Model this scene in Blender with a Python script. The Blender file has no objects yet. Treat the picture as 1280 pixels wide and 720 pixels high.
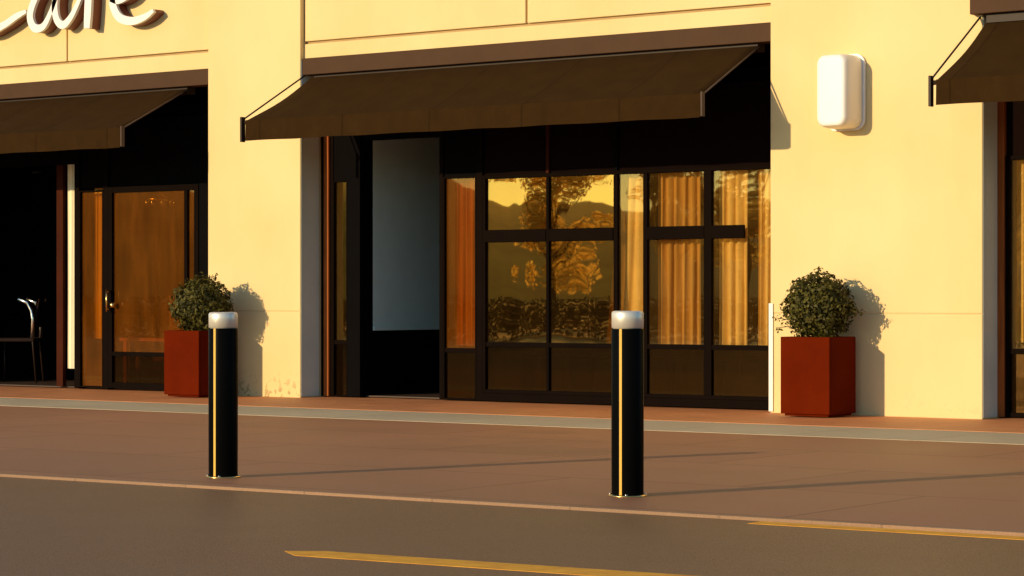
import bpy, bmesh, math, random
from mathutils import Vector, Matrix
random.seed(7)
R = math.radians
sc = bpy.context.scene
COL = sc.collection

# ------------------------------------------------------------------ camera model (used to survey positions off the photograph)
F, CX, HZ, H, D = 3000.0, 640.0, 374.0, 1.10, 20.2
TH = math.atan(F / 4135.0)
ST, CT = math.sin(TH), math.cos(TH)
def wp(px, py, Y):                     # world point on the vertical plane Y
    u = (px - CX) / F
    t = (D + Y) / (CT + u * ST)
    return Vector((t * (-ST + u * CT), Y, H + (HZ - py) / F * t))
def wx(px, Y=0.0): return wp(px, HZ, Y).x
def wz(px, py, Y=0.0): return wp(px, py, Y).z
def gp(px, py, z=0.0):                 # ground point
    t = F * (H - z) / (py - HZ); u = (px - CX) / F
    return Vector((t * (-ST + u * CT), -D + t * (CT + u * ST), z))

# ------------------------------------------------------------------ materials
def mat(name): 
    m = bpy.data.materials.new(name); m.use_nodes = True
    return m, m.node_tree.nodes, m.node_tree.links
def pbr(name, col, rough=0.6, metal=0.0, var=0.12, scale=3.0, bump=0.0, bscale=80.0, spec=0.5, stretch=None, rvar=0.0, coat=0.0, streak=0.0, trans=0.0):
    m, n, l = mat(name)
    b = n['Principled BSDF']
    b.inputs['Roughness'].default_value = rough
    b.inputs['Metallic'].default_value = metal
    b.inputs['Specular IOR Level'].default_value = spec
    b.inputs['Coat Weight'].default_value = coat
    tc = n.new('ShaderNodeTexCoord'); mp = n.new('ShaderNodeMapping')
    l.new(tc.outputs['Object'], mp.inputs[0])
    if stretch: mp.inputs['Scale'].default_value = stretch
    nz = n.new('ShaderNodeTexNoise'); nz.inputs['Scale'].default_value = scale; nz.inputs['Detail'].default_value = 6; nz.inputs['Roughness'].default_value = .6
    l.new(mp.outputs[0], nz.inputs['Vector'])
    cr = n.new('ShaderNodeValToRGB')
    c = col
    cr.color_ramp.elements[0].position = .3; cr.color_ramp.elements[1].position = .7
    cr.color_ramp.elements[0].color = (c[0]*(1-var), c[1]*(1-var*1.1), c[2]*(1-var*1.25), 1)
    cr.color_ramp.elements[1].color = (min(1,c[0]*(1+var)), min(1,c[1]*(1+var)), min(1,c[2]*(1+var)), 1)
    l.new(nz.outputs['Fac'], cr.inputs[0]); l.new(cr.outputs[0], b.inputs['Base Color'])
    if rvar:
        mr = n.new('ShaderNodeMapRange'); mr.inputs[1].default_value=.3; mr.inputs[2].default_value=.7
        mr.inputs[3].default_value = max(.02, rough-rvar); mr.inputs[4].default_value = min(1, rough+rvar)
        l.new(nz.outputs['Fac'], mr.inputs[0]); l.new(mr.outputs[0], b.inputs['Roughness'])
    if bump:
        n2 = n.new('ShaderNodeTexNoise'); n2.inputs['Scale'].default_value = bscale; n2.inputs['Detail'].default_value = 4
        l.new(mp.outputs[0], n2.inputs['Vector'])
        bp = n.new('ShaderNodeBump'); bp.inputs['Strength'].default_value = bump; bp.inputs['Distance'].default_value = .01
        l.new(n2.outputs['Fac'], bp.inputs['Height']); l.new(bp.outputs[0], b.inputs['Normal'])
    return m

M = {}
def stucco():
    m, n, l = mat('cream_stucco'); b = n['Principled BSDF']
    b.inputs['Roughness'].default_value = .9; b.inputs['Specular IOR Level'].default_value = .15
    g = n.new('ShaderNodeNewGeometry')
    n1 = n.new('ShaderNodeTexNoise'); n1.inputs['Scale'].default_value = .7; n1.inputs['Detail'].default_value = 5
    l.new(g.outputs['Position'], n1.inputs['Vector'])
    cr = n.new('ShaderNodeValToRGB')
    cr.color_ramp.elements[0].position=.3; cr.color_ramp.elements[1].position=.72
    cr.color_ramp.elements[0].color=(.78,.585,.275,1); cr.color_ramp.elements[1].color=(.86,.665,.345,1)
    l.new(n1.outputs['Fac'], cr.inputs[0])
    # faint rain streaks
    mpv = n.new('ShaderNodeMapping'); mpv.inputs['Scale'].default_value=(2.2,2.2,.35); l.new(g.outputs['Position'], mpv.inputs[0])
    nv = n.new('ShaderNodeTexNoise'); nv.inputs['Scale'].default_value=1.3; nv.inputs['Detail'].default_value=6; nv.inputs['Roughness'].default_value=.65; l.new(mpv.outputs[0], nv.inputs['Vector'])
    mv = n.new('ShaderNodeMapRange'); mv.inputs[1].default_value=.35; mv.inputs[2].default_value=.65; mv.inputs[3].default_value=.972; mv.inputs[4].default_value=1.0; l.new(nv.outputs['Fac'], mv.inputs[0])
    vs_ = n.new('ShaderNodeVectorMath'); vs_.operation='SCALE'; l.new(cr.outputs[0], vs_.inputs[0]); l.new(mv.outputs[0], vs_.inputs['Scale'])
    # scuffs and splash stains low on the wall
    n3 = n.new('ShaderNodeTexNoise'); n3.inputs['Scale'].default_value = 9; n3.inputs['Detail'].default_value = 8; n3.inputs['Distortion'].default_value=1.5
    l.new(g.outputs['Position'], n3.inputs['Vector'])
    sx = n.new('ShaderNodeSeparateXYZ'); l.new(g.outputs['Position'], sx.inputs[0])
    mr = n.new('ShaderNodeMapRange'); mr.inputs[1].default_value=.0; mr.inputs[2].default_value=.32; mr.inputs[3].default_value=1; mr.inputs[4].default_value=0
    l.new(sx.outputs['Z'], mr.inputs[0])
    r3 = n.new('ShaderNodeValToRGB'); r3.color_ramp.elements[0].position=.55; r3.color_ramp.elements[1].position=.63
    l.new(n3.outputs['Fac'], r3.inputs[0])
    mu = n.new('ShaderNodeMath'); mu.operation='MULTIPLY'; l.new(mr.outputs[0], mu.inputs[0]); l.new(r3.outputs[0], mu.inputs[1])
    mu2 = n.new('ShaderNodeMath'); mu2.operation='MULTIPLY'; 
    mx_=n.new('ShaderNodeMapRange'); mx_.inputs[1].default_value=-17.6; mx_.inputs[2].default_value=-17.0; mx_.inputs[3].default_value=.75; mx_.inputs[4].default_value=.12; l.new(sx.outputs['X'],mx_.inputs[0]); l.new(mx_.outputs[0],mu2.inputs[1]); l.new(mu.outputs[0], mu2.inputs[0])
    mx = n.new('ShaderNodeMix'); mx.data_type='RGBA'; l.new(mu2.outputs[0], mx.inputs[0]); l.new(vs_.outputs[0], mx.inputs[6]); mx.inputs[7].default_value=(.28,.2,.09,1)
    l.new(mx.outputs[2], b.inputs['Base Color'])
    n2 = n.new('ShaderNodeTexNoise'); n2.inputs['Scale'].default_value = 120; n2.inputs['Detail'].default_value = 3
    l.new(g.outputs['Position'], n2.inputs['Vector'])
    bp = n.new('ShaderNodeBump'); bp.inputs['Strength'].default_value=.16; bp.inputs['Distance'].default_value=.006
    l.new(n2.outputs['Fac'], bp.inputs['Height']); l.new(bp.outputs[0], b.inputs['Normal'])
    return m
M['wall'] = stucco()
M['joint'] = pbr('joint_sealant', (.42,.29,.13), .8)
M['fabric'] = pbr('brown_canvas', (.033,.0165,.0048), .95, var=.12, scale=5, bump=.15, bscale=300, spec=.04)
_n=M['fabric'].node_tree.nodes; _l=M['fabric'].node_tree.links; _b=_n['Principled BSDF']
_src=_b.inputs['Base Color'].links[0].from_socket
_g=_n.new('ShaderNodeNewGeometry'); _s=_n.new('ShaderNodeSeparateXYZ'); _l.new(_g.outputs['Position'],_s.inputs[0])
_m=_n.new('ShaderNodeMath'); _m.operation='PINGPONG'; _m.inputs[1].default_value=.575; _l.new(_s.outputs['X'],_m.inputs[0])
_r=_n.new('ShaderNodeMapRange'); _r.inputs[1].default_value=0; _r.inputs[2].default_value=.014; _r.inputs[3].default_value=.62; _r.inputs[4].default_value=1; _l.new(_m.outputs[0],_r.inputs[0])
_v=_n.new('ShaderNodeVectorMath'); _v.operation='SCALE'; _l.new(_src,_v.inputs[0]); _l.new(_r.outputs[0],_v.inputs['Scale']); _l.new(_v.outputs[0],_b.inputs['Base Color'])
M['fascia'] = pbr('brown_enamel', (.068,.032,.014), .6, var=.08, scale=4, spec=.12)
M['rod'] = pbr('awning_metal', (.03,.018,.012), .5, spec=.2)
M['trim'] = pbr('pale_trim', (.09,.062,.045), .6, spec=.1)
M['wood'] = pbr('stained_wood', (.30,.085,.018), .6, spec=.1, var=.25, scale=4, stretch=(8,8,.6), bump=.1, bscale=30)
M['dark'] = pbr('dark_bronze_frame', (.005,.0025,.0015), .7, var=.2, spec=.03)
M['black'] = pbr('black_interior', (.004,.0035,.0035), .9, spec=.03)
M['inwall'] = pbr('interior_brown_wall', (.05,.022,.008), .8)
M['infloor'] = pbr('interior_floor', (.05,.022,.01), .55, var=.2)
M['greypanel'] = pbr('grey_painted_panel', (.70,.90,.84), .7, var=.04, spec=.1)
M['white'] = pbr('white_lamp_enamel', (.88,.87,.84), .35, var=.02)
M['lampside'] = pbr('opal_lamp_glass', (.88,.865,.82), .4, var=.02)
M['terra'] = pbr('terracotta_planter', (.105,.010,.001), .8, var=.14, scale=3, bump=.08, bscale=60, spec=.02)
M['soil'] = pbr('potting_soil', (.03,.02,.012), .95, bump=.8, bscale=60)
M['bark'] = pbr('bark', (.09,.055,.03), .9, var=.3, scale=12, bump=.6, bscale=40)
M['chrome'] = pbr('polished_steel', (.75,.72,.66), .18, metal=1, var=.03)
M['chairdark'] = pbr('dark_lacquer', (.02,.010,.006), .4, var=.2, spec=.2)
M['reddark'] = pbr('dark_red_wood', (.05,.011,.004), .7, var=.2, spec=.05)
M['maroon'] = pbr('maroon_leather', (.10,.012,.010), .45, var=.2)
M['orange'] = pbr('orange_drape', (.42,.13,.02), .85, var=.1)
M['gold'] = pbr('gold_drape_and_reflection', (.72,.5,.16), .85, var=.1)
M['cream'] = pbr('cream_drape', (.85,.78,.55), .85, var=.05)
M['brass'] = pbr('brass', (.8,.55,.2), .25, metal=1)
M['bollard'] = pbr('black_powder_coat', (.003,.003,.003), .3, var=.1, spec=.02)
M['stripe'] = pbr('gold_stripe', (.75,.42,.03), .5, var=.1)  # gold of the sun's highlight painted down the bollards
M['cap'] = pbr('brushed_aluminium', (.82,.78,.68), .36, metal=.45, spec=.3, var=.05)
M['letter'] = pbr('white_sign_face', (.85,.83,.8), .4, var=.02)
M['letterside'] = pbr('red_brown_sign_edge', (.19,.055,.03), .5)
M['paint'] = pbr('yellow_road_paint', (.95,.40,.02), .8, var=.22, scale=9, bump=.2)
M['olive'] = pbr('hill_scrub', (.24,.20,.06), 1, var=.35, scale=.01)
M['field'] = pbr('dry_field', (.16,.10,.05), 1, var=.2, scale=.05)
M['timber'] = pbr('dark_timber', (.02,.012,.007), .7)
M['edge_white'] = pbr('white_strip', (.88,.86,.80), .6, var=.02)

def ground(name, base, base2, rough, joints=None, jcol=None, scale=.6, bump=.12, rv=.1, fine=.1):
    m, n, l = mat(name); b = n['Principled BSDF']; b.inputs['Specular IOR Level'].default_value=.35
    g = n.new('ShaderNodeNewGeometry')
    n1 = n.new('ShaderNodeTexNoise'); n1.inputs['Scale'].default_value=scale; n1.inputs['Detail'].default_value=7; n1.inputs['Roughness'].default_value=.62
    l.new(g.outputs['Position'], n1.inputs['Vector'])
    cr = n.new('ShaderNodeValToRGB'); cr.color_ramp.elements[0].position=.32; cr.color_ramp.elements[1].position=.68
    cr.color_ramp.elements[0].color=(*base,1); cr.color_ramp.elements[1].color=(*base2,1)
    l.new(n1.outputs['Fac'], cr.inputs[0]); out = cr.outputs[0]
    nf = n.new('ShaderNodeTexNoise'); nf.inputs['Scale'].default_value=160; nf.inputs['Detail'].default_value=3
    l.new(g.outputs['Position'], nf.inputs['Vector'])
    mf = n.new('ShaderNodeMapRange'); mf.inputs[1].default_value=.3; mf.inputs[2].default_value=.7; mf.inputs[3].default_value=1-fine*2; mf.inputs[4].default_value=1+fine*2
    l.new(nf.outputs['Fac'], mf.inputs[0])
    mm = n.new('ShaderNodeVectorMath'); mm.operation='SCALE'; l.new(out, mm.inputs[0]); l.new(mf.outputs[0], mm.inputs['Scale']); out = mm.outputs[0]
    if joints:
        bt = n.new('ShaderNodeTexBrick'); bt.offset=joints[3]; bt.inputs['Scale'].default_value=1
        bt.inputs['Brick Width'].default_value=joints[0]; bt.inputs['Row Height'].default_value=joints[1]; bt.inputs['Mortar Size'].default_value=joints[2]
        bt.inputs['Mortar Smooth'].default_value=.3
        bt.inputs['Color1'].default_value=(1,1,1,1); bt.inputs['Color2'].default_value=(.90,.91,.92,1); bt.inputs['Mortar'].default_value=(*jcol,1)
        l.new(g.outputs['Position'], bt.inputs['Vector'])
        mx = n.new('ShaderNodeMix'); mx.data_type='RGBA'; mx.blend_type='MULTIPLY'; mx.inputs[0].default_value=1
        l.new(out, mx.inputs[6]); l.new(bt.outputs['Color'], mx.inputs[7]); out = mx.outputs[2]
    l.new(out, b.inputs['Base Color'])
    mr = n.new('ShaderNodeMapRange'); mr.inputs[1].default_value=.3; mr.inputs[2].default_value=.7; mr.inputs[3].default_value=rough-rv; mr.inputs[4].default_value=rough+rv
    l.new(n1.outputs['Fac'], mr.inputs[0]); l.new(mr.outputs[0], b.inputs['Roughness'])
    bp = n.new('ShaderNodeBump'); bp.inputs['Strength'].default_value=bump; bp.inputs['Distance'].default_value=.004
    l.new(nf.outputs['Fac'], bp.inputs['Height']); l.new(bp.outputs[0], b.inputs['Normal'])
    return m
M['plaza'] = ground('plaza_paving', (.32,.150,.080), (.41,.192,.098), .62, (2.4,1.6,.016,.5), (.62,.59,.57))
M['kerb'] = ground('concrete_kerb', (.31,.185,.105), (.36,.215,.125), .7, (.9,9,.008,.0), (.7,.7,.7), scale=1.5)
M['terrace'] = ground('terracotta_tiles', (.60,.23,.085), (.70,.285,.11), .6, (.3,.3,.006,.0), (.7,.7,.7), scale=2)
M['strip'] = ground('pale_stone_kerb', (.48,.41,.27), (.56,.48,.33), .7, (1.2,9,.008,.0), (.6,.6,.6), scale=1.5)
M['road'] = ground('asphalt', (.165,.088,.040), (.23,.122,.055), .5, scale=.45, bump=.9, fine=.34, rv=.08)

def glass(name, tint, refl, amber, fac, dif, wave=.02, wscale=1.2):
    m, n, l = mat(name); n.remove(n['Principled BSDF']); o = n['Material Output']
    tr = n.new('ShaderNodeBsdfTransparent'); tr.inputs[0].default_value=(*tint,1)
    di = n.new('ShaderNodeBsdfDiffuse'); di.inputs[0].default_value=(*amber,1)
    gl = n.new('ShaderNodeBsdfGlossy'); gl.inputs['Color'].default_value=(*refl,1); gl.inputs['Roughness'].default_value=.012
    g = n.new('ShaderNodeNewGeometry'); mp = n.new('ShaderNodeMapping'); mp.inputs['Scale'].default_value=(1,1,.55); l.new(g.outputs['Position'], mp.inputs[0])
    nz = n.new('ShaderNodeTexNoise'); nz.inputs['Scale'].default_value=wscale; nz.inputs['Detail'].default_value=1.5; l.new(mp.outputs[0], nz.inputs['Vector'])
    bp = n.new('ShaderNodeBump'); bp.inputs['Strength'].default_value=1; bp.inputs['Distance'].default_value=wave; l.new(nz.outputs['Fac'], bp.inputs['Height']); l.new(bp.outputs[0], gl.inputs['Normal'])
    # streaky dust on the pane
    n2 = n.new('ShaderNodeTexNoise'); n2.inputs['Scale'].default_value=3; n2.inputs['Detail'].default_value=5
    mp2 = n.new('ShaderNodeMapping'); mp2.inputs['Scale'].default_value=(3,3,.5); l.new(g.outputs['Position'], mp2.inputs[0]); l.new(mp2.outputs[0], n2.inputs['Vector'])
    mr = n.new('ShaderNodeMapRange'); mr.inputs[1].default_value=.3; mr.inputs[2].default_value=.7; mr.inputs[3].default_value=dif*.6; mr.inputs[4].default_value=dif*1.3; l.new(n2.outputs['Fac'], mr.inputs[0])
    m1 = n.new('ShaderNodeMixShader'); l.new(mr.outputs[0], m1.inputs[0]); l.new(tr.outputs[0], m1.inputs[1]); l.new(di.outputs[0], m1.inputs[2])
    m2 = n.new('ShaderNodeMixShader'); m2.inputs[0].default_value=fac; l.new(m1.outputs[0], m2.inputs[1]); l.new(gl.outputs[0], m2.inputs[2])
    l.new(m2.outputs[0], o.inputs[0])
    return m
M['glass'] = glass('bronze_reflective_glass', (.88,.72,.45), (.80,.50,.13), (.5,.25,.05), .46, .03, wave=.0022, wscale=1.8)
M['clearglass'] = glass('clear_shop_glass', (.97,.93,.82), (1,.75,.35), (.5,.25,.05), .10, .03, wave=.002, wscale=1.8)
M['doorglass'] = glass('amber_door_glass', (.9,.72,.42), (.8,.55,.25), (.44,.15,.014), .10, .12, wave=.002)
M['lowglass'] = glass('dark_low_glass', (.4,.27,.15), (.7,.42,.15), (.12,.05,.01), .06, .03, wave=.002)

def leafmat(name, c1, c2, tr, rough=.5):
    m, n, l = mat(name); b = n['Principled BSDF']; o = n['Material Output']
    b.inputs['Roughness'].default_value=rough; b.inputs['Specular IOR Level'].default_value=.2
    oi = n.new('ShaderNodeNewGeometry')
    cr = n.new('ShaderNodeValToRGB'); cr.color_ramp.elements[0].color=(*c1,1); cr.color_ramp.elements[1].color=(*c2,1)
    l.new(oi.outputs['Random Per Island'], cr.inputs[0]); l.new(cr.outputs[0], b.inputs['Base Color'])
    t = n.new('ShaderNodeBsdfTranslucent'); l.new(cr.outputs[0], t.inputs[0])
    mx = n.new('ShaderNodeMixShader'); mx.inputs[0].default_value=tr; l.new(b.outputs[0], mx.inputs[1]); l.new(t.outputs[0], mx.inputs[2]); l.new(mx.outputs[0], o.inputs[0])
    return m
M['box'] = leafmat('boxwood_leaf', (.022,.022,.005), (.13,.115,.018), .15, .55)
M['autumn'] = leafmat('autumn_leaf', (.68,.47,.14), (.88,.70,.28), .85)
M['hedge'] = leafmat('hedge_leaf', (.03,.03,.01), (.06,.05,.015), .1)

# ------------------------------------------------------------------ builders
class MB:
    def __init__(s): s.b = bmesh.new()
    def box(s, x0, x1, y0, y1, z0, z1, bev=0.0):
        vs = [s.b.verts.new(p) for p in ((x0,y0,z0),(x1,y0,z0),(x1,y1,z0),(x0,y1,z0),(x0,y0,z1),(x1,y0,z1),(x1,y1,z1),(x0,y1,z1))]
        fs = [s.b.faces.new([vs[i] for i in f]) for f in ((3,2,1,0),(4,5,6,7),(0,1,5,4),(1,2,6,5),(2,3,7,6),(3,0,4,7))]
        if bev:
            es = list({e for f in fs for e in f.edges})
            bmesh.ops.bevel(s.b, geom=es, offset=bev, segments=2, affect='EDGES', profile=.5)
        return s
    def quad(s, *p): s.b.faces.new([s.b.verts.new(q) for q in p]); return s
    def tube(s, pts, r, n=10, cap=True, radii=None):
        pts = [Vector(p) for p in pts]; rings = []
        for i, p in enumerate(pts):
            a = pts[max(0,i-1)]; c = pts[min(len(pts)-1,i+1)]; t = (c-a).normalized()
            ref = Vector((0,0,1)) if abs(t.z) < .9 else Vector((1,0,0))
            u = t.cross(ref).normalized(); v = t.cross(u).normalized(); rr = radii[i] if radii else r
            rings.append([s.b.verts.new(p + (u*math.cos(2*math.pi*k/n)+v*math.sin(2*math.pi*k/n))*rr) for k in range(n)])
        for i in range(len(rings)-1):
            for k in range(n):
                f = s.b.faces.new((rings[i][k], rings[i][(k+1)%n], rings[i+1][(k+1)%n], rings[i+1][k])); f.smooth = True
        if cap: s.b.faces.new(rings[0][::-1]); s.b.faces.new(rings[-1])
        return s
    def lathe(s, prof, c=(0,0,0), n=40):
        rings = []
        for (r, z) in prof:
            rings.append([s.b.verts.new((c[0]+r*math.cos(2*math.pi*k/n), c[1]+r*math.sin(2*math.pi*k/n), c[2]+z)) for k in range(n)])
        for i in range(len(rings)-1):
            for k in range(n):
                f = s.b.faces.new((rings[i][k], rings[i][(k+1)%n], rings[i+1][(k+1)%n], rings[i+1][k])); f.smooth = True
        s.b.faces.new(rings[0][::-1]); s.b.faces.new(rings[-1])
        return s
    def build(s, name, m, parent=None, smooth=False, loc=None):
        me = bpy.data.meshes.new(name); bmesh.ops.recalc_face_normals(s.b, faces=s.b.faces) 
        s.b.to_mesh(me); s.b.free(); me.materials.append(m)
        if smooth:
            for p in me.polygons: p.use_smooth = True
        o = bpy.data.objects.new(name, me); COL.objects.link(o)
        if parent: o.parent = parent
        if loc: o.location = loc
        return o
def tag(o, label=None, cat=None, group=None, kind=None):
    if label: o['label'] = label
    if cat: o['category'] = cat
    if group: o['group'] = group
    if kind: o['kind'] = kind
    return o
def empty(name, loc, label, cat, group=None, rz=0):
    o = bpy.data.objects.new(name, None); COL.objects.link(o); o.location = loc; o.rotation_euler.z = rz
    o.empty_display_size = .2
    return tag(o, label, cat, group)
def copy_tree(o, parent=None):
    c = o.copy(); COL.objects.link(c)
    if parent: c.parent = parent
    for ch in [k for k in bpy.data.objects if k.parent == o]:
        copy_tree(ch, c)
    return c

# ------------------------------------------------------------------ ground
def struct(o): return tag(o, kind='structure')
ZR = -.014
e0, e1 = gp(0, 593), gp(1280, 667)
dr = (e1-e0).normalized()
def edge(x, off=0): 
    k = (x-e0.x)/dr.x; p = e0 + dr*k; return Vector((x, p.y-off, 0))
XL, XR = -90, 60
struct(MB().quad((-3000,-3000,-.05),(3000,-3000,-.05),(3000,600,-.05),(-3000,600,-.05)).build('ground', M['field']))
a, b = edge(XL), edge(XR)
YS0, YS1 = -1.85, -3.25
def slab(pts, z0, z1):
    mb = MB(); n=len(pts); lo=[mb.b.verts.new((p[0],p[1],z0)) for p in pts]; hi=[mb.b.verts.new((p[0],p[1],z1)) for p in pts]
    mb.b.faces.new(hi); mb.b.faces.new(lo[::-1])
    for i in range(n): mb.b.faces.new((lo[i],lo[(i+1)%n],hi[(i+1)%n],hi[i]))
    return mb
struct(slab([(XL,a.y+.06),(XR,b.y+.06),(XR,YS1),(XL,YS1)], -.3, 0).build('plaza', M['plaza']))
struct(slab([(XL,a.y),(XR,b.y),(XR,b.y+.06),(XL,a.y+.06)], -.3, .003).build('kerb', M['kerb']))
struct(slab([(XL,YS1),(XR,YS1),(XR,YS0),(XL,YS0)], -.3, .003).build('paving_strip', M['strip']))
struct(slab([(XL,YS0),(XR,YS0),(XR,8),(XL,8)], -.3, .006).build('terrace', M['terrace']))
struct(slab([(XL,a.y-22),(XR,b.y-22),(XR,b.y),(XL,a.y)], -.3, ZR).build('road', M['road']))
struct(slab([(XL,a.y-40),(XR,b.y-40),(XR,b.y-22),(XL,a.y-22)], -.3, 0).build('far_pavement', M['plaza']))
# painted lines
def paintline(p0, p1, w, name, taper=0):
    d = (p1-p0).normalized(); nn = Vector((-d.y, d.x, 0))
    pts = [p0-nn*w/2, p1-nn*w/2, p1+nn*w/2, p0+nn*w/2]
    if taper: pts = [p0+d*taper-nn*w/2, p1-nn*w/2, p1+nn*w/2, p0+d*taper+nn*w/2, p0+nn*w*.1]
    return struct(slab([(p.x,p.y) for p in pts], ZR-.01, ZR+.0015).build(name, M['paint']))
l0, l1 = gp(352,689.5,ZR), gp(850,723,ZR)
paintline(l0, l1+(l1-l0).normalized()*25, .215, 'road_marking', .15)
l0 = edge(-6.05, .085); l1 = edge(60, .085)
paintline(l0, l1, .14, 'road_marking')

# ------------------------------------------------------------------ building
bx = [(-25.05, wx(260)), (wx(375.5), wx(963)), (wx(1228), -3.3)]            # three bays
B = empty('cafe_building', (-14, 0, 0), 'cream stucco cafe building with three wide recessed glass bays', 'building')
off = Vector((14,0,0))
def bld(mb, name, m, parent=None, smooth=False):       # geometry in world coordinates, under the building
    o = mb.build(name, m, None, smooth)
    if parent is None: o.parent = B; o.location = off
    else: o.parent = parent
    return o
YG = .37                    # glass plane
ZL, ZB, ZT = 3.75, 3.955, 7.2
YL = .06                    # lintel plane
cols = [(-27.2,bx[0][0]), (bx[0][1],bx[1][0]), (bx[1][1],bx[2][0]), (bx[2][1],-1.1)]
for (x0,x1) in cols:
    mb = MB()
    mb.box(x0,x1,0,YG+.35,0,.962,.008); mb.box(x0+.001,x1-.001,.004,YG+.35,.962,.968); mb.box(x0,x1,0,YG+.35,.968,ZT,.008)
    bld(mb, 'pilaster', M['wall'])
for i,(x0,x1) in enumerate(bx):
    bld(MB().box(x0,x1,YL,YG+.35,ZL,ZB-.02), 'lintel', M['wall'])
    # rendered panels above with open joints between
    w = (x1-x0)
    if i == 0: cuts = [x0, x0+w/3, wx(84,YL), x1-.012]
    else: cuts = [x0+.004, wx(658,YL) if i==1 else x0+w/2, x1-.004]
    for k in range(len(cuts)-1):
        bld(MB().box(cuts[k]+.012, cuts[k+1]-.012, YL, YG+.1, ZB+.012, 5.4,.006), 'wall_panel', M['wall'])
        bld(MB().box(cuts[k]+.012, cuts[k+1]-.012, YL, YG+.1, 5.43, ZT-.1,.006), 'wall_panel', M['wall'])
    bld(MB().box(x0,x1,YL+.035,YG+.3,ZB-.02,ZT-.15), 'joint_backing', M['joint'])
bld(MB().box(-27.3,-1.0,-.08,.8,ZT,ZT+.25,.02), 'parapet', M['wall'])
M['jamb_shade'] = pbr('grey_jamb_shade', (.70,.80,.72), .75, var=.05, spec=.1)
for x_ in (bx[1][0],bx[2][0]):  # added thin skin; its grey puts the jamb's cool shade into colour
    bld(MB().box(x_-.002,x_+.003,.012,YG-.055,.02,ZL-.003), 'jamb_shade_skin', M['jamb_shade'])
# shell
YB = 7.0
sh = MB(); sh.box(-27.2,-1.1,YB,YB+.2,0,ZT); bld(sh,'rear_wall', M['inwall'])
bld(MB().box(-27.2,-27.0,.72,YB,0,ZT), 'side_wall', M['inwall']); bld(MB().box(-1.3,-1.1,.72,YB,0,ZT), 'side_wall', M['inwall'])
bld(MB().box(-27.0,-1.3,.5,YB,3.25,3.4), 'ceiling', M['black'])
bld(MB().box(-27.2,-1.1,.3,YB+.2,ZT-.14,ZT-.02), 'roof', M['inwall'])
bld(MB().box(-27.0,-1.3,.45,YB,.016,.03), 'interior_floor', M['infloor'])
for (x0,x1) in (cols[1],cols[2]):
    xm = (x0+x1)/2; bld(MB().box(xm-.1,xm+.1,.72,YB,0.03,3.25), 'partition_wall', M['inwall'])

ZS = 2.42                     # top of clear glazing
def frame_rect(mb, x0,x1,z0,z1,y0,y1,w):
    mb.box(x0,x0+w,y0,y1,z0,z1,.004); mb.box(x1-w,x1,y0,y1,z0,z1,.004)
    mb.box(x0+w,x1-w,y0+.002,y1-.002,z0,z0+w,.004); mb.box(x0+w,x1-w,y0+.002,y1-.002,z1-w,z1,.004)
def window(x0,x1,z0,z1,mull,glassm,fm='dark',w=.04,rail=None,name='window',lowm=None,clear=()):
    mb = MB(); frame_rect(mb,x0,x1,z0,z1,YG-.03,YG+.05,w)
    for (mx,mw) in mull: mb.box(mx-mw/2,mx+mw/2,YG-.026,YG+.046,z0+w,z1-w,.003)
    if rail:
        xs = [x0+w]+[q for (mx,mw) in mull for q in (mx-mw/2,mx+mw/2)]+[x1-w]
        for k in range(0,len(xs),2): mb.box(xs[k],xs[k+1],YG-.022,YG+.042,rail-.025,rail+.025,.003)
    f = bld(mb, name, M[fm])
    xs = [x0+w]+[q for (mx,mw) in mull for q in (mx-mw/2,mx+mw/2)]+[x1-w]
    for k in range(0,len(xs),2):
        if rail:
            bld(MB().box(xs[k],xs[k+1],YG,YG+.008,rail+.025,z1-w), 'pane', M['clearglass'] if k//2 in clear else glassm, f)
            bld(MB().box(xs[k],xs[k+1],YG,YG+.008,z0+w,rail-.025), 'pane', lowm or glassm, f)
        else: bld(MB().box(xs[k],xs[k+1],YG,YG+.008,z0+w,z1-w), 'pane', glassm, f)
    return f
# ---- centre bay
c0, c1 = bx[1]
xA = wx(418,YG); xB = wx(436,YG); xC = wx(452,YG); xD = wx(553,YG); xE = wx(603,YG)
bld(MB().box(c0,wx(408,YG),YG-.02,YG+.1,.016,3.25,.004), 'door_jamb', M['dark'])
bld(MB().box(wx(408,YG),wx(414,YG),YG-.05,YG+.1,.016,3.25,.004), 'door_jamb', M['wood'])
bld(MB().box(wx(414,YG),xA,YG-.02,YG+.1,.016,3.25,.004), 'door_jamb', M['dark'])
window(xA,xB,.016,ZS+.0,[],M['glass'],w=.015,rail=.62,lowm=M['lowglass'],name='side_light')
bld(MB().box(xA,xB,YG-.01,YG+.06,ZS,3.25), 'shaded_transom', M['black'])
bld(MB().box(xB,xC,YG-.03,YG+.2,.016,3.25,.004), 'door_post', M['black'])
# entrance lobby: side wall faces right, grey panel over black dado
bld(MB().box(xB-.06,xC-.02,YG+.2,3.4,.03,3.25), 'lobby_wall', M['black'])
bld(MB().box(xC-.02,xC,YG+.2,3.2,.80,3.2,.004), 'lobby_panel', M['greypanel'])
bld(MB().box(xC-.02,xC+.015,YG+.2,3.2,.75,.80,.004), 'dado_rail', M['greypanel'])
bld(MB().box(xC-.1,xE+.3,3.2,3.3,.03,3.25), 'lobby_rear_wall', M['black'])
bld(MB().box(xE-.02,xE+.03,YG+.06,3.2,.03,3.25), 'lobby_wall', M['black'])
bld(MB().box(xC,xD,YG+.0,YG+.08,2.86,3.25), 'shaded_transom', M['black'])
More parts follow.
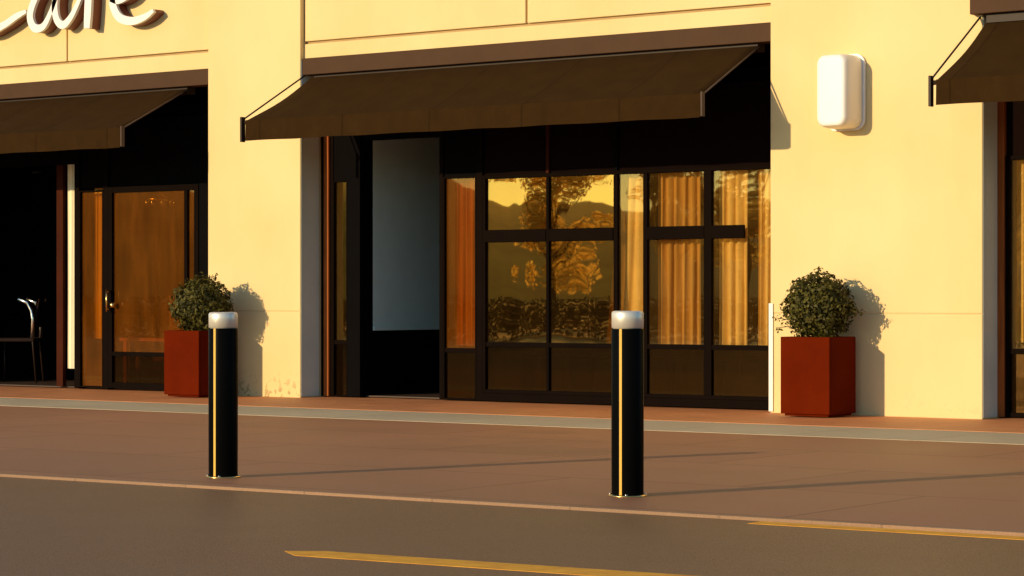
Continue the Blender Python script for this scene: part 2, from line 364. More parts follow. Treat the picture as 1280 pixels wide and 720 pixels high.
# curtain pane next to it
bld(MB().box(xD-.02,xD+.03,YG-.03,YG+.08,.016,3.25,.004), 'door_post', M['dark'])
window(xD+.03,xE-.06,.016,ZS,[],M['doorglass'],w=.02,rail=.55,lowm=M['lowglass'],name='side_light')
bld(MB().box(xE-.06,xE+.02,YG-.03,YG+.08,.016,3.25,.004), 'door_post', M['dark'])
bld(MB().box(xD+.03,xE-.06,YG-.01,YG+.06,ZS,3.25), 'shaded_transom', M['black'])
# large window
mulls = [(wx(686,YG),.035),(wx(771,YG),.05),(wx(808,YG),.05),(wx(886,YG),.09)]
window(xE+.02,c1-.0,.10,ZS,mulls,M['glass'],w=.04,rail=.62,lowm=M['lowglass'],clear=(2,3,4))
for (p0_,p1_) in ((606,684),(688,768),(810,882),(890,932)): bld(MB().box(wx(p0_,YG),wx(p1_,YG),YG-.032,YG-.004,wz(740,301,YG),wz(740,285,YG),.006), 'reflection_bar', M['dark'])  # added solid bars, shaped as the dark bar reflected in the glass
bld(MB().box(xE+.02,c1,YG-.035,YG+.08,.016,.10,.004), 'plinth', M['dark'])
xs=[xE+.02, wx(686,YG)-.018, wx(686,YG)+.018, wx(771,YG)-.025, wx(771,YG)+.025, c1]
for k in range(0,6,2): bld(MB().box(xs[k],xs[k+1],YG,YG+.06,ZS,3.25), 'shaded_transom', M['tr'] if 'tr' in M else M.setdefault('tr', pbr('transom_shade_black',(.006,.0022,.0015),.8,spec=.04)))  # near-black colour holds the awning's shade and dark reflection over the glass
for k,mm_ in ((1,'reddark'),(3,'black')): bld(MB().box(xs[k],xs[k+1],YG-.03,YG+.06,ZS,3.25,.003), 'mullion', M[mm_])
# ---- right bay
r0, r1 = bx[2]
bld(MB().box(r0,wx(1247,YG)-.01,YG-.01,YG+.1,.016,3.4), 'door_jamb', M['dark'])
bld(MB().box(wx(1247,YG)-.01,wx(1258,YG),YG-.05,YG+.1,.016,3.4,.004), 'door_jamb', M['wood'])
window(wx(1258,YG),r1,.016,ZS,[(r0+2.2,.05),(r0+4,.05)],M['glass'],rail=.62,lowm=M['lowglass'],clear=(0,))
bld(MB().box(wx(1258,YG),r1,YG,YG+.06,ZS,3.4), 'shaded_transom', M['tr'])
# ---- left bay
q0, q1 = bx[0]
def Xg(p): return wx(p,YG)
bld(MB().box(Xg(251),q1+.3,YG-.03,YG+.08,.016,3.25,.004), 'door_jamb', M['black'])
bld(MB().box(Xg(95),Xg(101),YG-.03,YG+.08,.016,3.25,.004), 'door_post', M['dark'])
window(Xg(101),Xg(131),.03,ZS,[],M['doorglass'],w=.02,name='side_light')
bld(MB().box(Xg(101),Xg(251),YG-.0,YG+.06,ZS+.03,3.25), 'shaded_transom', M['black'])
bld(MB().box(Xg(131),Xg(137),YG-.03,YG+.08,.016,3.25,.004), 'door_post', M['dark'])
dm = MB(); frame_rect(dm,Xg(137),Xg(250),.03,ZS+.03,YG-.03,YG+.03,.07); dm.box(Xg(137)+.07,Xg(250)-.07,YG-.028,YG+.028,.42,.47,.003)
dm.box(Xg(232),Xg(236),YG-.027,YG+.027,.47,ZS-.04,.003)
dr_ = bld(dm,'door',M['dark'])
bld(MB().box(Xg(137)+.07,Xg(232),YG,YG+.008,.47,ZS-.04),'pane',M['doorglass'],dr_)
bld(MB().box(Xg(236),Xg(250)-.07,YG,YG+.008,.47,ZS-.04),'pane',M['doorglass'],dr_)
bld(MB().box(Xg(137)+.07,Xg(250)-.07,YG,YG+.008,.10,.42),'pane',M['lowglass'],dr_)
hx = Xg(140)
bld(MB().tube([(hx,YG-.09,.95),(hx,YG-.09,1.22)],.011).tube([(hx,YG-.03,.98),(hx,YG-.09,.98)],.009).tube([(hx,YG-.03,1.19),(hx,YG-.09,1.19)],.009),'handle',M['brass'],dr_)
bld(MB().lathe([(.022,0),(.03,.02),(.03,.04),(.02,.06)],(hx+.07,YG-.06,1.0),16),'handle',M['brass'],dr_)
# open leaf / far left
bld(MB().box(q0,Xg(78)-2.1,YG-.03,YG+.08,.016,3.25,.004),'door_post',M['dark'])
bld(MB().box(Xg(78)-2.1,Xg(95),YG,YG+.08,2.75,3.25),'shaded_transom',M['black'])
bld(MB().box(Xg(69),Xg(77),YG+.02,YG+.08,.03,2.75,.004),'door_post',M['reddark'])
bld(MB().box(q0,Xg(60),2.2,2.3,.03,3.25),'partition_wall',M['black'])

# slim white strip added along the second pilaster's edge
tag(MB().box(bx[1][1]-.012,bx[1][1]+.035,-.014,-.002,.018,1.06,.003).box(bx[1][1]-.014,bx[1][1]-.002,-.002,.2,.018,1.06).build('white_edge_strip',M['edge_white']),
    'slim white strip on the pillar edge behind the right planter','corner guard')

# ------------------------------------------------------------------ awnings
def awning(x0,x1,za,label,fx0=None,fx1=None,yf=None):
    fx0 = x0 if fx0 is None else fx0; fx1 = x1 if fx1 is None else fx1
    yf = .02 if yf is None else yf
    root = empty('awning',((x0+x1)/2,0,za),label,'awning','brown awnings over the cafe bays')
    o = Vector(root.location)
    def P(mb,name,m,par=root,smooth=False):
        ob = mb.build(name,m,par,smooth); 
        if par is root: ob.location = -o
        return ob
    ya, yfnt, zf, zv = .06, -1.0, 3.02, 2.80
    P(MB().box(fx0,fx1,yf,yf+.2,za+.03,za+.215,.006),'housing',M['fascia'])
    P(MB().box(x0+.02,x1-.02,yf+.06,yf+.2,za-.05,za+.028),'bracket_rail',M['rod'])
    # canopy cloth: slight sag, 3 mm thick
    mb = MB(); nx, ny = 40, 10
    def surf(i,j,t=0):
        s = j/ny; x = x0+(x1-x0)*i/nx
        inset = .03*math.sin(math.pi*s)**1
        if i == 0: x += inset*.6
        if i == nx: x -= inset*.15
        z = za+(zf-za)*s - .026*math.sin(math.pi*s)*(1+.3*math.sin(i*1.7)+.2*math.sin(i*.6+s*4)) 
        return (x, ya+(yfnt-ya)*s, z - t)
    top = [[mb.b.verts.new(surf(i,j)) for i in range(nx+1)] for j in range(ny+1)]
    bot = [[mb.b.verts.new(surf(i,j,.006)) for i in range(nx+1)] for j in range(ny+1)]
    for j in range(ny):
        for i in range(nx):
            mb.b.faces.new((top[j][i],top[j+1][i],top[j+1][i+1],top[j][i+1])); mb.b.faces.new((bot[j][i],bot[j][i+1],bot[j+1][i+1],bot[j+1][i]))
    for j in range(ny):
        mb.b.faces.new((top[j][0],bot[j][0],bot[j+1][0],top[j+1][0])); mb.b.faces.new((top[j][nx],top[j+1][nx],bot[j+1][nx],bot[j][nx]))
    cl = P(mb,'canopy',M['fabric'],smooth=True)
    # valance
    mb = MB(); n = 60
    f0=[];f1=[];g0=[];g1=[]
    for i in range(n+1):
        x = x0+(x1-x0)*i/n; yy = yfnt-.014+.006*math.sin(i*.9)+.003*math.sin(i*2.1); zz = zv+.003*math.sin(i*.63)
        f0.append(mb.b.verts.new((x,yfnt-.016,zf+.004))); f1.append(mb.b.verts.new((x,yy-.008,zz)))
        g0.append(mb.b.verts.new((x,yfnt-.010,zf+.004))); g1.append(mb.b.verts.new((x,yy-.002,zz)))
    for i in range(n):
        mb.b.faces.new((f0[i],f1[i],f1[i+1],f0[i+1])); mb.b.faces.new((g0[i],g0[i+1],g1[i+1],g1[i])); mb.b.faces.new((f1[i],g1[i],g1[i+1],f1[i+1])); mb.b.faces.new((f0[i],f0[i+1],g0[i+1],g0[i]))
    for k in (0,n): mb.b.faces.new((f0[k],f1[k],g1[k],g0[k]))
    P(mb,'valance',M['fabric'])
    P(MB().tube([(x0-.05,yfnt+.02,zf-.02),(x1+.01,yfnt+.02,zf-.02)],.022),'front_bar',M['rod'])
    P(MB().box(x1+.002,x1+.022,yfnt-.02,yfnt+.03,zv+.01,zf+.02,.003),'end_cap',M['trim'])
    P(MB().box(x0-.07,x0-.045,yfnt-.03,yfnt+.03,zv-.01,zf+.04,.003),'end_cap',M['rod'])
    # side stays
    P(MB().tube([(x0-.055,.05,za+.04),(x0-.055,yfnt+.02,zf+.02)],.009),'arm',M['rod'])
    P(MB().tube([(x1+.012,.05,za-.01),(x1+.012,yfnt+.02,zf)],.009),'arm',M['trim'])
    # folding arms under the cloth
    for xa,s in ((x0+.5,1),(x1-.5,-1)):
        P(MB().tube([(xa,.1,za-.14),(xa+s*.75,-.45,za-.33),(xa+s*.1,yfnt+.03,zf-.03)],.02),'folding_arm',M['rod'])
    return root
awning(q0+.1, wx(234,.06), 3.53, 'brown fabric awning left of the white lamp bays, under the Cafe lettering', fx0=q0, fx1=q1)
awning(wx(389,.06), wx(948,.06), 3.56, 'wide brown fabric awning over the centre bay with the mirror windows', fx0=c0+.01, fx1=c1-.003)
awning(wx(1231,-.02), r1, 3.66, 'brown fabric awning right of the white wall lamp', fx0=wx(1212,-.09), fx1=r1+.1, yf=-.09)

# ------------------------------------------------------------------ wall lamp
def rounded_slab(hw, z0, z1, r, y0, y1, bow, n=8, ny=6):
    """rounded rectangle outline in XZ bulging towards -Y"""
    mb = MB(); pts=[]
    for cx,cz,a0 in ((hw-r,z1-r,0),(-hw+r,z1-r,90),(-hw+r,z0+r,180),(hw-r,z0+r,270)):
        for k in range(n+1):
            a=R(a0+90*k/n); pts.append((cx+r*math.cos(a),cz+r*math.sin(a)))
    rings=[]
    zc=(z0+z1)/2
    for j in range(ny+1):
        s=j/ny; y=y0+(y1-y0)*math.sin(s*math.pi/2)**.6; k=math.cos(s*math.pi/2)**.6*bow+(1-bow)
        kz=math.cos(s*math.pi/2)**.45*bow*.35+(1-bow*.35)
        rings.append([mb.b.verts.new((x*k,y,zc+(z-zc)*kz)) for x,z in pts])
    N=len(pts)
    for j in range(ny):
        for k in range(N):
            f=mb.b.faces.new((rings[j][k],rings[j][(k+1)%N],rings[j+1][(k+1)%N],rings[j+1][k])); f.smooth=True
    mb.b.faces.new(rings[0]); mb.b.faces.new(rings[-1])
    return mb
lp = wp(1059,116,0)
L = empty('wall_lamp',(lp.x,0,lp.z),'tall white rounded wall lamp on the cream pillar above the right planter','wall lamp')
rounded_slab(.20,-.36,.36,.10,-.001,-.03,0).build('back_plate',M['white'],L)
rounded_slab(.175,-.345,.345,.09,-.03,-.33,.36,ny=10).build('diffuser',M['lampside'],L)

# ------------------------------------------------------------------ sign lettering (script strokes, extruded)
S = wp(90,10,-.04)
sg = empty('cafe_sign',(S.x,0,S.z),'white script Cafe lettering with red brown edges on the upper left wall','sign')
def catmull(p, m=10):
    out=[]
    for i in range(len(p)-1):
        a=p[max(0,i-1)];b=p[i];c=p[i+1];d=p[min(len(p)-1,i+2)]
        for k in range(m):
            t=k/m; out.append(tuple(.5*((2*b[q])+(-a[q]+c[q])*t+(2*a[q]-5*b[q]+4*c[q]-d[q])*t*t+(-a[q]+3*b[q]-3*c[q]+d[q])*t**3) for q in range(3)))
    out.append(tuple(p[-1])); return out
def stroke(mb, pts, y0, y1, grow=0):
    pts = catmull(pts); P=[]
    for (x,y,w) in pts:
        q = wp(x,y,-.04); P.append((q.x-S.x,q.z-S.z,w*.45/F*28.5+grow))
    L_=[];R_=[]
    for i,(x,z,w) in enumerate(P):
        a=P[max(0,i-1)];c=P[min(len(P)-1,i+1)]; dx,dz=c[0]-a[0],c[1]-a[1]; L=math.hypot(dx,dz) or 1
        nx,nz=-dz/L,dx/L
        # broad-nib feel
        L_.append((x+nx*w,z+nz*w)); R_.append((x-nx*w,z-nz*w))
    n=len(P)
    F0=[(mb.b.verts.new((L_[i][0],y0,L_[i][1])),mb.b.verts.new((R_[i][0],y0,R_[i][1]))) for i in range(n)]
    F1=[(mb.b.verts.new((L_[i][0],y1,L_[i][1])),mb.b.verts.new((R_[i][0],y1,R_[i][1]))) for i in range(n)]
    for i in range(n-1):
        mb.b.faces.new((F0[i][0],F0[i][1],F0[i+1][1],F0[i+1][0])); mb.b.faces.new((F1[i][0],F1[i+1][0],F1[i+1][1],F1[i][1]))
        mb.b.faces.new((F0[i][0],F0[i+1][0],F1[i+1][0],F1[i][0])); mb.b.faces.new((F0[i][1],F1[i][1],F1[i+1][1],F0[i+1][1]))
    for i in (0,n-1): mb.b.faces.new((F0[i][0],F0[i][1],F1[i][1],F1[i][0]))
LET = {
 'C': [[(14,-72,4),(4,-92,9),(-26,-88,11),(-48,-50,12),(-52,-8,12),(-38,30,12),(-12,41,11),(10,32,10),(26,21,9),(38,15,5)]],
 'a': [[(78,-12,6),(64,-18,9),(50,-2,11),(43,20,12),(48,35,12),(59,34,10),(68,18,8),(76,-4,8),(80,-18,7)],
       [(80,-18,9),(74,4,11),(76,24,11),(84,32,11),(94,22,9),(104,2,7)]],
 'f': [[(104,2,7),(116,-30,8),(132,-66,8),(130,-84,8),(120,-78,9),(116,-40,12),(116,-6,13),(115,18,13),(114,36,11)],
       [(100,-16,5),(118,-19,7),(142,-24,5)]],
 'e': [[(143,0,6),(154,2,8),(168,-8,9),(172,-24,8),(162,-32,9),(149,-16,11),(146,4,12),(154,22,12),(170,27,11),(186,22,9),(197,14,5)]],
}
for ch, sts in LET.items():
    mb = MB()
    for s_ in sts: stroke(mb, s_, -.075, -.115)
    lt = mb.build('letter', M['letter'], sg)
    mb = MB()
    for s_ in sts: stroke(mb, s_, -.001+YL, -.074)
    mb.build('letter_edge', M['letterside'], lt)

# ------------------------------------------------------------------ planters and shrubs
def leaf_ball(center, rx, rz, n, size, shape=None, rnd=random, shell=.55):
    b = bmesh.new()
    for i in range(n):
        while True:
            d = Vector((rnd.gauss(0,1),rnd.gauss(0,1),rnd.gauss(0,1)))
            if d.length>.01: break
        d.normalize(); rr = shell+(1-shell)*rnd.random()**.6
        lump = 1+.10*math.sin(d.x*7+1)*math.sin(d.z*6+2)+.06*math.sin(d.y*11+d.z*9)
        p = Vector((d.x*rx*rr*lump, d.y*rx*rr*lump, d.z*rz*rr*lump))
        if shape: p = shape(p)
        nrm = (d+Vector((rnd.uniform(-1,1),rnd.uniform(-1,1),rnd.uniform(-.6,1)))*.9).normalized()
        t = nrm.cross(Vector((rnd.uniform(-1,1),rnd.uniform(-1,1),rnd.uniform(-1,1)))).normalized(); u = nrm.cross(t)
        s = size*rnd.uniform(.7,1.25)
        c = Vector(center)+p
        q = [c-t*s, c-t*s*.2+u*s*.42+nrm*s*.12, c+t*s*.55+u*s*.34, c+t*s, c+t*s*.55-u*s*.34, c-t*s*.2-u*s*.42+nrm*s*.12]
        b.faces.new([b.verts.new(v) for v in q])
    return b
def leaf_obj(b,name,m,parent):
    me=bpy.data.meshes.new(name); b.to_mesh(me); b.free(); me.materials.append(m)
    o=bpy.data.objects.new(name,me); COL.objects.link(o); o.parent=parent; return o
def planter(pxl, W, gap, label):
    Yf = -gap-W
    xl = wx(pxl, Yf); hgt=.735
    r = empty('planter',(xl+W/2,-gap-W/2,.016),label,'planter','square terracotta planters by the cafe wall')
    mb=MB(); h=W/2; t=.03
    mb.box(-h,h,-h,-h+t,0.02,hgt,.006); mb.box(-h,h,h-t,h,0.02,hgt,.006); mb.box(-h,-h+t,-h+t,h-t,0.02,hgt,.003); mb.box(h-t,h,-h+t,h-t,0.02,hgt,.003)
    mb.box(-h+.03,h-.03,-h+.03,h-.03,0,.06)
    mb.build('box',M['terra'],r)
    mb=MB(); mb.box(-h+t,h-t,-h+t,h-t,hgt-.10,hgt-.04); mb.build('soil',M['soil'],r)
    return r,hgt
def shrub(x,y,z,rx,rz,label,seed,sprigs):
    rnd=random.Random(seed)
    s=empty('boxwood_shrub',(x,y,z),label,'shrub','clipped boxwood balls in planters')
    b=leaf_ball((0,0,rz*1.0),rx*.97,rz,7200,.023,rnd=rnd,shell=.35)
    mb=MB()
    mb.tube([(0,0,-.04),(.01,0,rz*.6),(0,.01,rz)],.02,8,radii=[.022,.018,.012])
    for k in range(26):
        a=rnd.uniform(0,6.28); e=rnd.uniform(-.4,1.4); d=Vector((math.cos(a)*math.cos(e),math.sin(a)*math.cos(e),math.sin(e)))
        p0=Vector((0,0,rz*rnd.uniform(.4,.9))); p1=Vector((0,0,rz))+Vector((d.x*rx,d.y*rx,d.z*rz))*.88
        mb.tube([p0,(p0+p1)/2+Vector((0,0,.02)),p1],.004,5,radii=[.006,.004,.002])
    for (dx,dy,dz,ln) in sprigs:
        base=Vector((0,0,rz))+Vector((dx,dy,dz)); d=Vector((dx,dy,dz+.05)).normalized()
        mb.tube([base*.9,base+d*ln*.5,base+d*ln+Vector((0,0,.02))],.003,5,radii=[.004,.003,.002])
        for q in range(16):
            c=base+d*ln*rnd.random()+Vector((rnd.uniform(-.03,.03),rnd.uniform(-.03,.03),rnd.uniform(-.035,.035)))
            t=Vector((rnd.uniform(-1,1),rnd.uniform(-1,1),rnd.uniform(-1,1))).normalized(); u=t.cross(Vector((rnd.uniform(-1,1),rnd.uniform(-1,1),rnd.uniform(-1,1)))).normalized(); w=.02
            b.faces.new([b.verts.new(v) for v in (c-t*w,c+u*w*.45,c+t*w*.6+u*w*.3,c+t*w,c+t*w*.6-u*w*.3,c-u*w*.45)])
    leaf_obj(b,'foliage',M['box'],s)
    mb.build('stem',M['bark'],s)
    return s
p2,hh = planter(975.5,.515,.13,'terracotta planter below the white wall lamp on the wide pillar')
v=p2.location; shrub(v.x+.0,v.y,hh-.03,.335,.325,'round clipped shrub in the planter under the white wall lamp',3,[(-.30,-.08,-.10,.13),(-.27,-.1,-.17,.12),(.30,.05,-.06,.14),(.27,-.05,.10,.05)])
p1,hh = planter(205,.53,.22,'terracotta planter beside the amber glass door behind the left bollard')
v=p1.location; shrub(v.x+.06,v.y,hh-.03,.355,.325,'round clipped shrub beside the amber glass door',11,[(.1,.1,.30,.04)])

# ------------------------------------------------------------------ bollards
def bollard(px,py,h,label):
    g=gp(px,py)
    r=empty('bollard',(g.x,g.y,0),label,'bollard','black bollards with metal caps at the road edge')
    MB().lathe([(.088,.006),(.090,.012),(.0905,.3),(.0905,h-.105),(.089,h-.1)],n=64).build('post',M['bollard'],r)
    MB().lathe([(.080,h-.1),(.080,h-.097),(.0895,h-.094),(.0895,h-.012),(.084,h-.003),(.07,h),(.0,h+.002)][:6],n=64).build('cap',M['cap'],r)
    a0=R(-82); MB().box(-.0075,.0075,-.0025,.0022,.012,h-.1).build('stripe',M['stripe'],r)  # thin gold strip painted where the sun's highlight runs down the post
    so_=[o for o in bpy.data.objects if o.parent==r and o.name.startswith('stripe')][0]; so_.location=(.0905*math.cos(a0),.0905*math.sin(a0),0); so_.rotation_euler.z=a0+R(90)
    MB().lathe([(.108,0),(.108,.006),(.100,.010),(.088,.010)],n=48).build('base_ring',M['brass'],r)
    for q in range(4): MB().lathe([(.008,.009),(.008,.015),(.004,.017)],(.098*math.cos(q*1.57+.5),.098*math.sin(q*1.57+.5),0),8).build('bolt',M['chrome'],r)
    return r
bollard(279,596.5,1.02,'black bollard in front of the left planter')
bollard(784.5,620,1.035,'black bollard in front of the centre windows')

# ------------------------------------------------------------------ inside the cafe
def curtain(x0,x1,y,z0,z1,m,label,folds,amp=.03,flare=0,group=None,seed=1):
    rnd=random.Random(seed); mb=MB(); n=folds*10; nz=12
    rows=[]
    for back in (0,1):
        rr=[]
        for j in range(nz+1):
            s=j/nz; z=z1+(z0-z1)*s; row=[]
            for i in range(n+1):
                f=i/n; xx=x0-flare*s*s+(x1-x0+flare*s*s)*f+.006*math.sin(i+3*s)
                row.append(mb.b.verts.new((xx,y+amp*(.6+.4*s)*math.sin(f*folds*2*math.pi+.6*math.sin(5*f))+back*.005,z)))
            rr.append(row)
        rows.append(rr)
    for back in (0,1):
        for j in range(nz):
            for i in range(n):
                q=rows[back]; f=mb.b.faces.new((q[j][i],q[j+1][i],q[j+1][i+1],q[j][i+1])); f.smooth=True
    return tag(mb.build('curtain',m),label,'curtain',group)
curtain(xD+.06,xE-.08,YG+.14,.60,2.9,M['orange'],'orange pleated curtain between the dark doorway and the mirror windows',6,.02)
curtain(Xg(764),Xg(806),YG+.12,.62,3.0,M['gold'],'added gold curtain shaped as the pale reflection above the right bollard',4,.03,flare=.15)  # gold and bronze drapes added to give the window's golden reflections shape
curtain(Xg(891),Xg(928),YG+.12,.62,3.0,M['gold'],'added gold curtain for the streaky reflection near the right end of the centre window',4,.03,seed=3)
curtain(Xg(940),Xg(962),YG+.12,.62,3.0,M['gold'],'added gold curtain for the reflection at the right edge of the centre window, against the pillar',3,.03,seed=4)
M['bronze']=pbr('bronze_reflection_drape',(.50,.27,.055),.85,var=.25,scale=2,stretch=(6,6,.6))
curtain(Xg(813),Xg(868),YG+.14,.62,3.0,M['bronze'],'added bronze brown curtain for the reflected streaks right of the right bollard',6,.03,seed=9)
curtain(Xg(1260),Xg(1290),YG+.12,.7,3.0,M['gold'],'added gold curtain for the golden reflection in the window at the far right edge',4,.03,seed=5)
curtain(Xg(106),Xg(121),YG+.16,.62,2.9,M['gold'],'narrow amber curtain left of the glass door handle',3,.015,seed=6)
curtain(Xg(80),Xg(95),YG+.06,.25,2.9,M['cream'],'bright cream curtain at the edge of the dark open doorway',2,.015,seed=8)

def chair(x,y,rz,label,seatm,framem,chrome=False,name='cafe_chair',cat='chair',group=None):
    r=empty(name,(x,y,.03),label,cat,group,rz)
    MB().box(-.21,.21,-.21,.21,.43,.47,.012).build('seat',seatm,r)
    for sx in (-1,1):
        MB().tube([(sx*.19,-.19,0),(sx*.185,-.185,.43)],.013,8).build('leg',framem,r)
        MB().tube([(sx*.2,.23,0),(sx*.19,.19,.43),(sx*.19,.21,.62),(sx*.18,.26,.88)],.013,8).build('leg',framem,r)
    mb=MB(); n=8
    mb.box(-.18,.18,.215,.235,.58,.86,.008); mb.build('backrest',seatm,r)
    if chrome:
        for sx in (-1,1):
            MB().tube([(sx*.22,.19,.46),(sx*.22,.2,.66),(sx*.22,.19,.76),(sx*.22,.13,.84),(sx*.22,.04,.88)],.024,10).build('armrest',M['chrome'],r)
    return r
a_ = wp(30,374,1.1); chair(a_.x-.10,a_.y,R(-54),'dark chair with curved chrome arms in the black doorway at far left',M['chairdark'],M['chairdark'],True).scale=(1.2,1.2,1.22)
def table(x,y,w,d,h,label,m=None):
    m=m or M['chairdark']; r=empty('table',(x,y,.03),label,'table')
    MB().box(-w/2,w/2,-d/2,d/2,h-.04,h,.008).build('tabletop',m,r)
    for sx in (-1,1):
        for sy in (-1,1): MB().box(sx*(w/2-.06)-.025,sx*(w/2-.06)+.025,sy*(d/2-.06)-.025,sy*(d/2-.06)+.025,0,h-.04,.004).build('leg',m,r)
    return r
# seats and tables behind the centre window
t_ = wx(620,1.1)
for k,(p,lab) in enumerate([(640,'dark chair behind the left pane of the mirror window'),(705,'dark chair behind the second pane of the mirror window'),(745,'dark chair behind the mirror window left of the right bollard'),(845,'dark chair behind the mirror window right of the right bollard'),(915,'dark chair behind the right end of the mirror window')]):
    chair(wx(p,1.0),1.0,R([12,-8,170,5,185][k]),lab,M['chairdark'],M['chairdark'],group='dark chairs behind the mirror windows')
table(wx(675,1.6),1.6,1.2,.7,.74,'dark table behind the left half of the mirror window')
table(wx(880,1.6),1.6,1.3,.7,.74,'dark table behind the right half of the mirror window')
# behind the amber door
ar = empty('armchair',(wx(200,1.0),1.15,.03),'maroon armchair seen through the amber glass door','armchair',None,R(8))
MB().box(-.32,.32,-.3,.3,.2,.45,.05).build('seat',M['maroon'],ar)
rounded_slab(.31,.42,1.12,.2,.30,.18,.1).build('backrest',M['maroon'],ar)
for sx in (-1,1):
    MB().box(sx*.36-.06,sx*.36+.06,-.3,.3,.2,.62,.04).build('armrest',M['maroon'],ar)
    for sy in (-1,1): MB().tube([(sx*.28,sy*.24,0),(sx*.28,sy*.24,.2)],.02,8).build('leg',M['chairdark'],ar)
table(wx(195,.75),.85,1.1,.35,.60,'low bench table in front of the maroon armchair behind the amber door',M['wood'])

pl_=Vector((wx(200,.7),.7,2.30)); pn=empty('pendant_lamp',pl_,'small brass ring pendant lamp glinting high behind the amber glass door','pendant lamp')
MB().tube([(0,0,.06),(0,0,.94)],.006,6).build('stem',M['brass'],pn)
MB().tube([(.17*math.cos(k*math.pi/12),.17*math.sin(k*math.pi/12),0) for k in range(25)],.010,8).tube([(-.17,0,0),(0,0,.07),(.17,0,0)],.006,6).build('ring',M['brass'],pn)
for k in range(9): MB().lathe([(.004,.05),(.014,.02),(.016,0),(.004,-.03)],(.17*math.cos(k*.7),.17*math.sin(k*.7),-.05),10).build('crystal',M['chrome'],pn)
# ------------------------------------------------------------------ the far side of the street (it shows in the mirror windows)
def rp(px,py,Y):      # real point at depth Y that appears at this pixel mirrored in the glass
    q=wp(px,py,2*YG-Y); return Vector((q.x,Y,q.z))
def tree(px,Y,h,rx,label,seed,n=5200):
    rnd=random.Random(seed); q=rp(px,374,Y)
    t=empty('street_tree',(q.x,Y,0),label,'tree','golden trees across the street')
    mb=MB(); mb.tube([(0,0,-.1),(.05,0,h*.25),(-.05,.05,h*.55),(0,0,h*.9)],.2,10,radii=[.24,.17,.1,.03])
    for k in range(16):
        z=h*rnd.uniform(.25,.75); a=rnd.uniform(0,6.28); l=rx*rnd.uniform(.5,.9)
        mb.tube([(0,0,z),(math.cos(a)*l*.5,math.sin(a)*l*.5,z+l*.5),(math.cos(a)*l,math.sin(a)*l,z+l*1.1)],.03,6,radii=[.06,.035,.012])
    mb.build('trunk',M['bark'],t)
    b=bmesh.new()
    cl=[(Vector((rnd.gauss(0,.42)*rx,rnd.gauss(0,.42)*rx,h*rnd.uniform(.28,.97))),rx*rnd.uniform(.22,.42)) for _ in range(34)]
    for i in range(n):
        c,r_=cl[rnd.randrange(len(cl))]; d=Vector((rnd.gauss(0,1),rnd.gauss(0,1),rnd.gauss(0,1)*1.3)).normalized()*r_*rnd.random()**.4
        c=c+d; t_=Vector((rnd.uniform(-1,1),rnd.uniform(-1,1),rnd.uniform(-1,1))).normalized(); u=t_.cross(Vector((rnd.uniform(-1,1),rnd.uniform(-1,1),rnd.uniform(-1,1)))).normalized(); s=.11
        b.faces.new([b.verts.new(w) for w in (c-t_*s,c+u*s*.5,c+t_*s,c-u*s*.5)])
    leaf_obj(b,'crown',M['autumn'],t)
tree(694,-58,7.0,2.1,'golden spreading tree opposite, mirrored in the left window panes',21)
tree(835,-55,9.5,1.5,'tall golden tree opposite, mirrored right of the added pale gold curtain',22)
tree(870,-60,10.5,1.8,'tallest golden tree opposite, mirrored beside the dark dark window post',23)
tree(930,-54,9.5,1.6,'tall golden tree opposite, mirrored at the right end of the window',24)
tree(1265,-54,9.0,1.8,'golden tree opposite, mirrored in the far right window',25)
# hedge
b=bmesh.new(); rnd=random.Random(5)
for i in range(42000):
    c=Vector((rnd.uniform(-58,-16),-34+rnd.uniform(-.5,.5),rnd.uniform(0,1)**.7*1.0*(1+.18*math.sin(i*.013))))
    t_=Vector((rnd.uniform(-1,1),rnd.uniform(-1,1),rnd.uniform(-1,1))).normalized(); u=t_.cross(Vector((rnd.uniform(-1,1),rnd.uniform(-1,1),rnd.uniform(-1,1)))).normalized(); s=.055
    b.faces.new([b.verts.new(w) for w in (c-t_*s,c+u*s*.6,c+t_*s,c-u*s*.6)])
me=bpy.data.meshes.new('hedge'); b.to_mesh(me); b.free(); me.materials.append(M['hedge'])
hd=bpy.data.objects.new('hedge',me); COL.objects.link(hd); tag(hd,'long low dark hedge across the street, mirrored along the window bottoms','hedge')
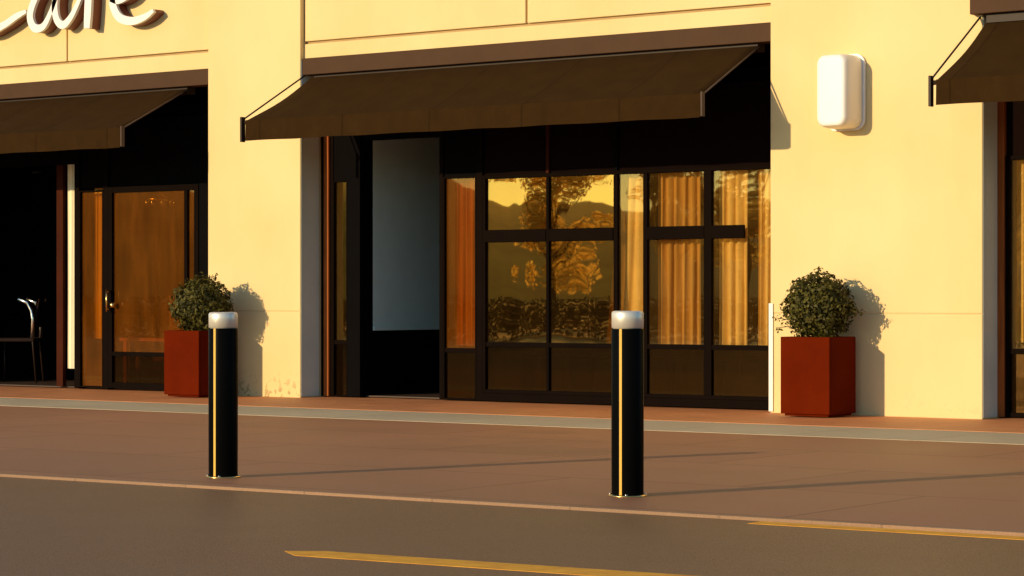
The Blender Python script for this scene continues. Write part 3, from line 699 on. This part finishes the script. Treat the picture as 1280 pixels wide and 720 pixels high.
# hills
mb=MB(); n=260; rows=[]
def ridge(a):
    return 95+26*math.sin(a*9+1.3)+15*math.sin(a*23+.5)+8*math.sin(a*51)+5*math.sin(a*97+2)+34*math.exp(-((a-.985)/.055)**2)+16*math.exp(-((a-.91)/.04)**2)
for j in range(9):
    s=j/8; row=[]
    for i in range(n+1):
        a=math.pi*(-.15+1.3*i/n); rad=1700+900*s
        hgt=ridge(a)*math.sin(s*math.pi/2)*(1+.06*math.sin(a*140+s*20))-3*(1-s)
        row.append(mb.b.verts.new((-14-rad*math.cos(a),-rad*math.sin(a),hgt-.1)))
    rows.append(row)
for j in range(8):
    for i in range(n): mb.b.faces.new((rows[j][i],rows[j][i+1],rows[j+1][i+1],rows[j+1][i])).smooth=True
struct(mb.build('hills',M['olive']))

# ------------------------------------------------------------------ light
EL, AZ = R(13.5), R(20)            # sun stands left of straight-out from the wall
sd = Vector((-math.sin(AZ)*math.cos(EL), -math.cos(AZ)*math.cos(EL), math.sin(EL)))   # towards the sun
sl = bpy.data.lights.new('sun','SUN'); sl.energy=4.3; sl.angle=R(.7); sl.color=(1,.74,.42)
so = bpy.data.objects.new('sun',sl); COL.objects.link(so); so.rotation_euler = sd.to_track_quat('Z','Y').to_euler(); so.location=(-20,-40,20)
w = bpy.data.worlds.new('World'); sc.world=w; w.use_nodes=True
n=w.node_tree.nodes; l=w.node_tree.links
sky=n.new('ShaderNodeTexSky'); sky.sky_type='NISHITA'; sky.sun_disc=False; sky.sun_elevation=EL
sky.sun_rotation=math.atan2(sd.x, sd.y)
sky.air_density=1.0; sky.dust_density=.4; sky.ozone_density=2
tn=n.new('ShaderNodeMix'); tn.data_type='RGBA'; tn.blend_type='MULTIPLY'; tn.inputs[0].default_value=1; tn.inputs[7].default_value=(.84,1.06,1.12,1)
l.new(sky.outputs[0], tn.inputs[6]); l.new(tn.outputs[2], n['Background'].inputs[0]); n['Background'].inputs[1].default_value=.135

cam=bpy.data.cameras.new('camera'); cam.sensor_width=36; cam.lens=F/1280*36; cam.shift_y=14/1280; cam.clip_end=8000; cam.clip_start=.1
co=bpy.data.objects.new('camera',cam); COL.objects.link(co); co.location=(0,-D,H); co.rotation_euler=(R(90),0,TH); sc.camera=co
vs=sc.view_settings; vs.view_transform='Standard'; vs.look='None'; vs.gamma=1; vs.exposure=0; vs.use_curve_mapping=False
sc.render.resolution_x=1024; sc.render.resolution_y=576
